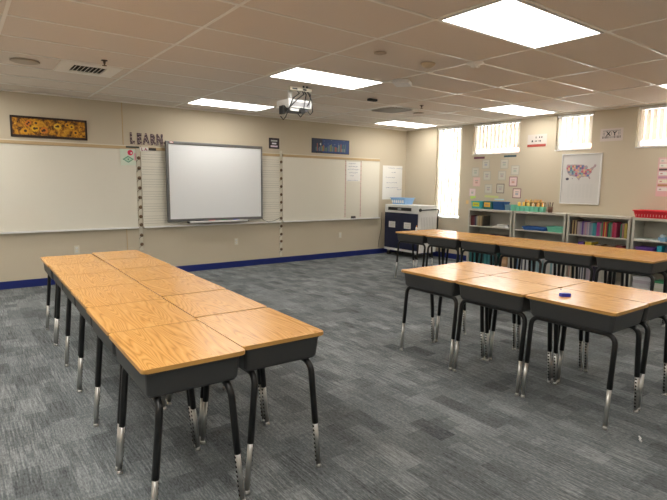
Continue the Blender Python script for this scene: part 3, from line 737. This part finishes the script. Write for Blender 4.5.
# case 3 upper shelf
c3 = [((.03,.02,.02),.028,.98),((.55,.40,.18),.016,1.),((.10,.05,.03),.022,.97),((.60,.48,.25),.018,1.),((.10,.06,.05),.012,.98),((.55,.46,.46),.034,.90),((.42,.38,.52),.030,.86),((.17,.08,.34),.022,.94),((.45,.36,.50),.018,.86),((.62,.36,.42),.020,.90),((.52,.42,.55),.024,.88),((.75,.66,.66),.010,.92),((.30,.32,.46),.026,.86),((.25,.45,.52),.022,.84),((.05,.32,.38),.034,.88),((.08,.28,.40),.018,.84),((.50,.07,.30),.026,.94),((.45,.10,.32),.016,.90),((.35,.33,.30),.018,.88),((.10,.26,.13),.020,.98),((.60,.05,.06),.022,.98),((.72,.55,.10),.010,1.),((.60,.08,.08),.018,.98),((.04,.05,.04),.018,.9),((.07,.30,.14),.028,.98),((.30,.30,.30),.016,.9),((.55,.04,.10),.030,1.),((.60,.07,.16),.022,.96)]
row(-3.912, -4.75, SH[2], c3, 'on upper shelf, full bookcase', 'upright books on the upper shelf of the full bookcase', .218)
# extra thick pair closing that row
book(-4.657, .020, .20, .19, (.10, .24, .16), SH[2]+.0005, 'dark green book second from the right end of the full upper shelf', 'upright books on the upper shelf of the full bookcase')
book(-4.683, .022, .205, .19, (.42, .22, .20), SH[2]+.0005, 'brick coloured book near the right end of the full upper shelf', 'upright books on the upper shelf of the full bookcase')
book(-4.717, .036, .212, .19, (.50, .40, .08), SH[2]+.0005, 'olive yellow book at the right end of the full upper shelf', 'upright books on the upper shelf of the full bookcase')
# case 3 middle shelf
for j, (y, w, h, d, c, lb) in enumerate([(-3.985, .10, .17, .2, (.10, .12, .22), 'dark blue binder at left on the middle shelf of the full bookcase'), (-4.09, .08, .235, .2, (.16, .07, .40), 'purple book standing on the middle shelf of the full bookcase'),
        (-4.21, .10, .245, .2, (.72, .55, .05), 'bright yellow box standing on the middle shelf of the full bookcase'), (-4.34, .09, .22, .2, (.20, .13, .07), 'brown box right of the bright yellow box'),
        (-4.51, .10, .225, .2, (.28, .18, .10), 'light brown box right of the brown box'), (-4.65, .09, .235, .2, (.30, .05, .06), 'dark red box at right on the middle shelf of the full bookcase')]):
    book(y, w, h, d, c, SH[1]+.0005, lb, 'things on the middle shelf of the full bookcase')
# case 1 upper shelf
c1 = [((.20,.05,.06),.030,.9),((.24,.05,.05),.024,.86),((.16,.05,.08),.028,.88),((.08,.08,.12),.03,.86),((.35,.38,.36),.020,.92),((.50,.40,.22),.032,.92),((.42,.32,.18),.026,.90),((.56,.44,.26),.022,.92),((.24,.16,.08),.020,.88),((.06,.05,.04),.016,.9)]
row(-2.03, -2.86, SH[2], c1, 'on upper shelf, leftmost bookcase', 'upright books on the leftmost bookcase', .20)
# crumpled white papers
t = thing('paper_pile', 'loose pile of white papers on upper shelf of the leftmost bookcase', 'papers', (-.22, -2.66, SH[2]+.0008))
for k, (rz, dz) in enumerate(((.1, 0), (-.25, .014), (.35, .028), (-.1, .042))):
    MB().box(-.09, .09, -.15+.02*k, .15-.03*k, dz, dz+.011, 'paper', .003).build('paper_sheet', t, rot=(0, 0, rz))
tag(MB().box(-.11, .11, -.19, .19, 0, .20, 'navycloth', .01).box(-.113, -.11, -.03, .03, .13, .16, 'paper').build('storage_bin', loc=(-.19, -2.24, SH[1]+.0005)), 'left dark navy bin on the middle shelf of the leftmost bookcase', 'bin', 'dark navy bins')
tag(MB().box(-.11, .11, -.19, .19, 0, .20, 'navycloth', .01).box(-.113, -.11, -.03, .03, .13, .16, 'paper').build('storage_bin', loc=(-.19, -2.65, SH[1]+.0005)), 'right dark navy bin on the middle shelf of the leftmost bookcase', 'bin', 'dark navy bins')
# case 2 upper shelf
t = thing('letter_tray', 'flat blue plastic tray on the shelf below the mint cups', 'tray', (-.19, -3.29, SH[2]+.0005))
g = MB(); tray(g, .10, .19, .12, .20, .055, 'blue'); g.build('tray_body', t)
t = thing('letter_tray', 'mint green plastic tray right of the blue tray on the shelf', 'tray', (-.19, -3.66, SH[2]+.0005))
g = MB(); tray(g, .10, .128, .12, .138, .085, 'mint'); g.build('tray_body', t)
for j, (y, c, lb) in enumerate([(-3.10, (.10, .16, .14), 'dark green bin at left on middle shelf under the blue tray'), (-3.40, (.12, .18, .16), 'dark green bin at centre on middle shelf under the trays'), (-3.675, (.14, .16, .12), 'dark olive bin at right on middle shelf under the mint tray')]):
    t = thing('storage_bin', lb, 'bin', (-.19, y, SH[1]+.0005), group='dark green bins')
    g = MB(); tray(g, .10, .10, .12, .12, .16, cmat(c)); g.build('bin_body', t)
# case 4
t = thing('pencil_sharpener', 'small light blue sharpener on the upper shelf under the red basket', 'sharpener', (-.26, -5.18, SH[2]+.0005))
MB().box(-.04, .04, -.045, .045, 0, .06, cmat((.22, .42, .62)), .008).build('sharpener_body', t); MB().cyl((-.045, 0, .075), (.03, 0, .075), .022, cmat((.55, .68, .75)), seg=16).build('sharpener_head', t)
tag(MB().box(-.10, .10, -.16, .16, 0, .012, 'paper', .001).box(-.09, .10, -.12, .15, .012, .022, cmat((.55, .62, .58)), .001).build('paper_stack', loc=(-.22, -5.00, SH[2]+.0005)), 'thin stack of papers on the upper shelf under the red basket', 'papers')
tag(MB().box(-.10, .10, -.12, .12, 0, .02, cmat((.25, .55, .42)), .002).build('folder_stack', loc=(-.20, -5.40, SH[2]+.0005)), 'mint green folders at right on shelf under the red basket', 'folders')
t = thing('storage_bin', 'purple plastic bin on the middle shelf of the rightmost bookcase', 'bin', (-.20, -4.985, SH[1]+.0005))
g = MB(); tray(g, .10, .105, .12, .115, .245, 'purple'); g.build('bin_body', t)
for j, (y, c, w, lb) in enumerate([(-5.165, (.03, .45, .60), .06, 'bright cyan binder on the middle shelf of the rightmost bookcase'), (-5.245, (.04, .10, .16), .03, 'dark blue binder right of the bright cyan binder'), (-5.285, (.70, .70, .68), .035, 'white binder right of the dark blue binder'), (-5.325, (.55, .60, .25), .03, 'lime binder right of the white binder')]):
    book(y, w, .285, .22, c, SH[1]+.0005, lb, 'binders on the rightmost bookcase')
# bottom shelves
low1 = [((.03,.16,.16),.030,.9),((.04,.22,.22),.034,.92),((.02,.10,.10),.026,.9),((.04,.26,.26),.034,.9),((.02,.08,.09),.03,.9),((.05,.24,.24),.04,.92),((.03,.14,.15),.03,.88),((.05,.28,.27),.04,.92),((.03,.12,.14),.03,.9),((.06,.26,.27),.044,.9),((.03,.16,.18),.03,.88),((.05,.24,.26),.034,.9),((.03,.10,.12),.03,.9),((.04,.20,.24),.034,.9),((.02,.08,.10),.03,.9),((.04,.18,.20),.034,.9),((.03,.1,.1),.03,.9)]
row(-2.03, -2.66, SH[0], low1, 'on bottom shelf, leftmost bookcase', 'teal binders on the bottom shelf', .24, gap=.004)
tag(MB().box(-.10, .10, -.072, .072, 0, .20, cmat((.50, .30, .15)), .004).box(-.102, -.10, -.05, .05, .06, .13, cmat((.65, .42, .25))).build('cardboard_box', loc=(-.21, -2.775, SH[0]+.0005)), 'tan cardboard box at right on the bottom shelf of the leftmost bookcase', 'box')
palw = [(.72,.74,.76),(.04,.06,.12),(.74,.74,.72),(.05,.05,.06),(.70,.74,.80),(.12,.25,.45),(.75,.74,.70),(.04,.04,.05),(.45,.62,.66),(.30,.48,.54),(.74,.72,.68)]
r5 = random.Random(21)
low2 = [(palw[(k*3+r5.randint(0,2)) % len(palw)], r5.choice([.018, .024, .030, .036]), r5.uniform(.84, 1)) for k in range(28)]
row(-2.975, -3.81, SH[0], low2, 'on bottom shelf under mint cups', 'upright books and binders on the bottom shelf', .235)
low3 = [((.52,.34,.28),.024,.95),((.72,.70,.66),.014,.9),((.60,.42,.20),.016,.95),((.74,.72,.66),.012,.9),((.25,.3,.25),.02,.92),((.62,.55,.45),.014,.95),((.70,.72,.70),.012,.9),((.30,.34,.40),.022,.9),((.74,.74,.72),.012,.92),((.08,.08,.1),.02,.9),((.72,.72,.70),.014,.92),((.12,.14,.2),.018,.9),((.74,.73,.70),.012,.92),((.1,.1,.1),.03,.9),((.42,.36,.42),.04,.92),((.5,.4,.45),.02,.9),((.2,.07,.3),.02,.70),((.05,.04,.07),.045,.98),((.04,.04,.05),.045,.98),((.50,.48,.42),.04,.9),((.45,.44,.38),.05,.92),((.55,.53,.47),.04,.9)]
row(-3.925, -4.75, SH[0], low3, 'on bottom shelf, full bookcase', 'upright books on the bottom shelf of the full bookcase', .22)
r6 = random.Random(4)
z = SH[0]+.0005
for k in range(7):
    h = .022; book(-4.975+r6.uniform(-.006, .006), .22, h, .20, r6.choice([(.72,.70,.72), (.55,.5,.55), (.68,.68,.70), (.40,.30,.38)]), z, 'pale flat workbook, %s from the bottom of the stack in the rightmost bookcase' % ORD[k], 'stack of flat workbooks', flat=True, rz=r6.uniform(-.05, .05)); z += h+.0006
z = SH[0]+.0005
for k, (c, h) in enumerate([((.62,.64,.52), .04), ((.70,.70,.62), .035), ((.66,.66,.58), .03), ((.06,.35,.16), .03)]):
    book(-5.25+r6.uniform(-.006, .006), .22, h, .20, c, z, '%s flat book, %s from the bottom in the right-hand stack of the rightmost bookcase' % (cname(c), ORD[k]), 'right-hand stack of flat books', flat=True, rz=r6.uniform(-.04, .04)); z += h+.0006

# on top of the bookcases
ZB = 1.0365
def binn(x, y, w, d, h, m, label, tagm=None, name='storage_bin'):
    t = thing(name, label, 'bin', (x, y, ZB))
    g = MB(); tray(g, d*.9, w*.9, d, w, h, m, rim=.006); g.build('bin_body', t)
    if tagm: MB().box(-d-.002-.006, -d-.0005, -w*.62, w*.62, h*.30, h*.86, tagm, .001).box(-d-.009, -d-.008, -w*.4, w*.4, h*.52, h*.60, 'greyink').build('name_tag', t)
    return t
binn(-.22, -2.135, .115, .09, .135, 'teal', 'teal bin with bright yellow green tag on the leftmost bookcase', cmat((.66, .74, .05)))
binn(-.22, -2.375, .098, .09, .14, cmat((.03, .20, .20)), 'dark teal bin with orange tag on the leftmost bookcase', cmat((.85, .50, .06)))
binn(-.22, -2.60, .115, .09, .14, cmat((.02, .10, .28)), 'navy blue bin on the leftmost bookcase')
binn(-.25, -2.785, .052, .06, .095, cmat((.20, .36, .46)), 'small grey blue bin between the navy bin and mint cups')
# mint caddies with pencils
k = 0
for iy in range(7):
    y = -2.895 - iy*.087
    t = thing('pencil_cup', 'mint green cup of pencils, %s from the left on the bookcase top' % ORD[iy], 'pencil cup', (-.27, y, ZB), group='mint green pencil cups')
    g = MB(); tray(g, .035, .034, .043, .040, .085 if iy else .10, 'mint', .004, .002); g.build('cup', t)
    rs = random.Random(iy)
    for j in range(11):
        if iy == 0: break
        p0 = Vector((rs.uniform(-.018, .018), rs.uniform(-.018, .018), .008)); d = Vector((rs.uniform(-.012, .012), rs.uniform(-.014, .014), 1)); 
        c = rs.choice([(.85, .60, .05), (.85, .50, .04), (.80, .30, .06), (.85, .70, .25)] if iy < 4 else [(.80, .25, .12), (.85, .50, .06), (.85, .62, .30), (.85, .80, .70)])
        pc = tag(MB().cyl(p0, p0 + d*rs.uniform(.115, .145), .0055, cmat(c), seg=6).build('pencil', loc=(-.27, y, ZB)), '', 'pencil', 'pencils in the mint green cups')
        pc['label'] = 'pencil with %s barrel standing in the %s mint green cup from the left' % ({(.85, .60, .05): 'yellow', (.85, .50, .04): 'amber', (.80, .30, .06): 'orange', (.85, .70, .25): 'pale yellow', (.80, .25, .12): 'red orange', (.85, .50, .06): 'deep amber', (.85, .62, .30): 'light tan', (.85, .80, .70): 'cream'}[c], ORD[iy])
t = thing('crayon_tray', 'long brown tray of crayons standing behind the mint green cups', 'tray', (-.12, -3.17, ZB))
g = MB(); tray(g, .06, .16, .065, .17, .15, cmat((.26, .17, .06)), rim=.004); g.build('tray_body', t)
g = MB(); rs = random.Random(8)
for j in range(34):
    y = -.155 + j*.0095; g.cyl((rs.uniform(-.04, -.01), y, .02), (rs.uniform(-.05, 0), y, rs.uniform(.17, .20)), .0048, cmat(rs.choice([(.80, .45, .04), (.75, .30, .05), (.85, .62, .08), (.40, .22, .05)])), seg=6)
o = g.build('crayons', t); o['kind'] = 'stuff'
t = thing('pen_cup', 'brown cup of dark pens right of the mint green cups', 'pen cup', (-.27, -3.545, ZB))
MB().lathe([(.034, 0), (.038, .09), (.034, .09), (.031, .006)], m=cmat((.16, .08, .05)), seg=20).build('cup', t)
for j, (dx_, dy_, c) in enumerate(((.01, -.025, (.03, .02, .02)), (-.012, -.04, (.10, .06, .04)), (.012, .018, (.30, .12, .06)), (-.01, .03, (.05, .04, .04)), (0, .005, (.02, .02, .02)))):
    q = tag(MB().cyl((dx_*.4, dy_*.3, .01), (dx_*1.2, dy_*1.3, .165), .005, cmat(c), seg=8).build('pen', loc=(-.27, -3.545, ZB)), '%s in the brown cup' % ['dark pen leaning to the right', 'brown pencil leaning farthest right', 'reddish brown pen leaning left', 'charcoal pen leaning farthest left', 'black pen standing in the middle'][j], 'pen', 'pens in the brown cup')
# red basket
t = thing('plastic_basket', 'wide bright red plastic basket on the rightmost bookcase', 'basket', (-.19, -5.08, ZB))
g = MB(); tray(g, .12, .255, .14, .278, .105, 'red', rim=.012)
g.build('basket_body', t)
g = MB()
for k in range(14): y = -.235+k*.036; g.box(-.138, -.1335, y-.004, y+.004, .018, .05, cmat((.85, .35, .35)))
g.build('side_slots', t)

# ---------------------------------------------------------------- ceiling fittings
t = thing('projector', 'white ceiling projector with hanging cables in front of the interactive board', 'projector', (-4.5, -2.6, 2.39))
g = MB().box(-.165, .165, -.14, .14, -.05, .05, 'white', .012).box(-.13, .14, -.145, -.139, -.03, .02, cmat((.35, .35, .36)))
g.build('projector_body', t)
MB().box(-.145, .12, -.12, .10, -.085, -.05, cmat((.10, .10, .11)), .01).box(-.13, .08, -.123, -.118, -.085, -.055, 'white').build('lower_housing', t)
ln = MB().cyl((.02, -.13, -.075), (.02, -.17, -.085), .034, 'ink', seg=20).build('lens', t)
MB().box(-.190, -.150, -.06, .04, -.12, -.02, 'ink', .008).build('side_box', t)
MB().box(-.13, .18, -.12, -.08, .155, .195, 'cream', .004).box(-.10, -.03, -.1215, -.1195, .165, .182, 'ink').box(.05, .10, -.1215, -.1195, .165, .182, 'ink').box(-.06, -.02, -.10, .05, .158, .17, 'cream').build('mount_bracket', t)
MB().cyl((-.04, .03, .05), (-.04, .03, .17), .028, 'white', seg=16).build('mount_column', t)
for xx in (.07, .12): MB().cyl((xx, -.10, .194), (xx, -.10, .2215), .012, 'ink', seg=8).build('mount_rod', t)
for k, (a, b, lo) in enumerate(((.05, -.16, -.05), (.08, .02, -.12), (.12, .16, -.08), (-.02, -.22, -.17), (.14, .10, .0))):
    MB().tube([(a, -.09, .17), (a+.01, -.13, .12), ((a+b)/2, -.17, .05), (b, -.165, lo), (b-.01, -.13, lo-.03), (b-.03, -.10, lo+.01)], .0065, 'ink', 6).build('cable', t)
def vent(cx, cy, label, sx=.28, sy=.28, slats=9, lone=False):
    t = thing('ceiling_vent', label, 'vent', (cx, cy, H))
    g = MB(); f = .13 if lone else .05
    g.box(-sx, sx, -sy, -sy+f, -.010, -.001, 'tbar').box(-sx, sx, sy-f, sy, -.010, -.001, 'tbar').box(-sx, -sx+f, -sy+f, sy-f, -.010, -.001, 'tbar').box(sx-f, sx, -sy+f, sy-f, -.010, -.001, 'tbar').build('frame', t)
    MB().box(-sx+f, sx-f, -sy+f, sy-f, -.003, -.001, 'dark').build('duct_opening', t)
    for k in range(slats):
        x = -sx+f + (k+.5)*(2*(sx-f))/slats
        MB().box(-.002, .002, -sy+f, sy-f, -.012, .012, 'tbar').build('slat', t, loc=(x, 0, -.016), rot=(0, .7, 0))
vent(-6.67, -2.01, 'square ceiling vent with dark slots at upper left', .285, .285, 8, True)
vent(-2.33, -2.01, 'square ceiling vent above the blue banner', .285, .285, 8)
def disc(name, label, cat, x, y, prof, m, part='body', extra=None):
    t = thing(name, label, cat, (x, y, H-.0065), (PI, 0, 0)); MB().lathe(prof, m=m, seg=28).build(part, t)
    if extra: extra(t)
    return t
tan = cmat((.50, .42, .33))
disc('ceiling_speaker', 'large round flat ceiling speaker at upper left', 'speaker', -7.235, -2.005, [(.13, 0), (.13, .004), (.105, .012), (.05, .014)], tan, 'grille')
disc('ceiling_disc', 'small round cover plate left of the two detectors', 'cover plate', -4.765, -4.445, [(.055, 0), (.055, .005), (.03, .012), (.02, .016)], tan)
def spikes(t):
    g = MB()
    for k in range(6): a = k*PI/3; g.cyl((.02*math.cos(a), .02*math.sin(a), .02), (.045*math.cos(a), .045*math.sin(a), .045), .004, 'white', seg=6)
    g.build('sensor_fins', t)
disc('smoke_detector', 'domed tan smoke detector on a ceiling crossing, left of its twin', 'detector', -4.145, -4.44, [(.068, 0), (.070, .008), (.06, .02), (.035, .036), (.02, .042)], cmat((.62, .52, .38)))
disc('smoke_detector', 'round white smoke detector with fins, right of its twin', 'detector', -3.83, -4.745, [(.078, 0), (.078, .01), (.05, .02), (.03, .036), (.022, .04)], 'tbar', extra=spikes)
t = thing('wifi_box', 'square white wireless box on the ceiling between two detectors and light panel', 'wireless box', (-3.76, -3.70, H-.0065), (0, 0, .6))
MB().box(-.11, .11, -.09, .09, -.048, 0, 'white', .012).build('housing', t); MB().box(-.06, .06, -.05, .05, -.051, -.047, cmat((.86, .85, .82)), .001).build('front_plate', t)
t = thing('ceiling_camera', 'small black camera on the ceiling above the dark blue banner', 'camera', (-3.22, -2.57, H-.0065))
MB().box(-.07, .07, -.03, .03, -.03, 0, 'ink', .006).build('camera_body', t); MB().cyl((-.02, -.03, -.02), (-.02, -.05, -.03), .014, 'ink', seg=12).build('camera_lens', t)
for x, y, lb in ((-6.63, -2.55, 'small dark sprinkler head beside the upper left vent'), (-2.31, -2.62, 'small dark sprinkler head near the vent above the banner')):
    t = thing('sprinkler_head', lb, 'sprinkler', (x, y, H-.0065), (PI, 0, 0))
    MB().lathe([(.03, 0), (.03, .004), (.012, .008), (.010, .03)], m=cmat((.10, .07, .05)), seg=16).build('escutcheon', t)
    MB().lathe([(.006, .03), (.006, .045), (.022, .047), (.022, .05)], m='brown', seg=16).build('deflector', t)
disc('ceiling_disc', 'small round cover plate near the far corner light panel', 'cover plate', -1.76, -2.03, [(.09, 0), (.09, .005), (.05, .012), (.02, .014)], tan)

# ---------------------------------------------------------------- outside
t = thing('neighbouring_building', 'pale building with a red band seen dimly through the window blinds', 'building', (14, 6, 0))
MB().box(0, 4, -22, 22, -.5, 2.9, cmat((.80, .78, .74)), 0).build('wall', t); MB().box(-.1, 4, -22, 22, 2.9, 4.2, cmat((.62, .16, .09)), 0).build('red_band', t)
MB().box(-.2, 4.1, -22.2, 22.2, 4.2, 4.6, cmat((.80, .78, .74)), 0).build('parapet', t)
struct(MB().box(.3, 60, -40, 40, -.6, -.5, cmat((.62, .60, .56))).build('ground'))

# ---------------------------------------------------------------- light
sc = bpy.context.scene
w = D.worlds.new('world'); sc.world = w; w.use_nodes = True
bg = w.node_tree.nodes['Background']; bg.inputs[0].default_value = (.86, .93, 1., 1); bg.inputs[1].default_value = 22.
sun = D.lights.new('sun', 'SUN'); sun.energy = 12; sun.angle = .03; sun.color = (1, .93, .82)
so = D.objects.new('sun', sun); COL.objects.link(so); so.rotation_euler = (math.radians(40), math.radians(-25), 0)

for a, b, z in WIN:
    pl = D.lights.new('window_portal', 'AREA'); pl.shape = 'RECTANGLE'; pl.size = b-a; pl.size_y = ZT-z; pl.cycles.is_portal = True
    po = D.objects.new('window_portal', pl); COL.objects.link(po); po.location = (.155, (a+b)/2, (z+ZT)/2); po.rotation_euler = (0, PI/2, 0); pl.size, pl.size_y = ZT-z, b-a
# ---------------------------------------------------------------- camera
cam = D.cameras.new('camera'); co = D.objects.new('camera', cam); COL.objects.link(co); sc.camera = co
ya, pi_, ro = .6432, -.1294, .0116
f = Vector((math.sin(ya)*math.cos(pi_), math.cos(ya)*math.cos(pi_), math.sin(pi_))); r = Vector((math.cos(ya), -math.sin(ya), 0)); u = r.cross(f)
c_, s_ = math.cos(ro), math.sin(ro); r2 = c_*r + s_*u; u2 = -s_*r + c_*u
mw = Matrix(((r2.x, u2.x, -f.x, -7.8823), (r2.y, u2.y, -f.y, -7.9447), (r2.z, u2.z, -f.z, 1.4456), (0, 0, 0, 1)))
co.matrix_world = mw; cam.sensor_width = 36; cam.lens = 505.1162/667*36; cam.clip_start = .05
sc.view_settings.view_transform = 'Standard'; sc.view_settings.look = 'None'; sc.view_settings.gamma = 1; sc.view_settings.exposure = .3
sc.view_settings.use_curve_mapping = False
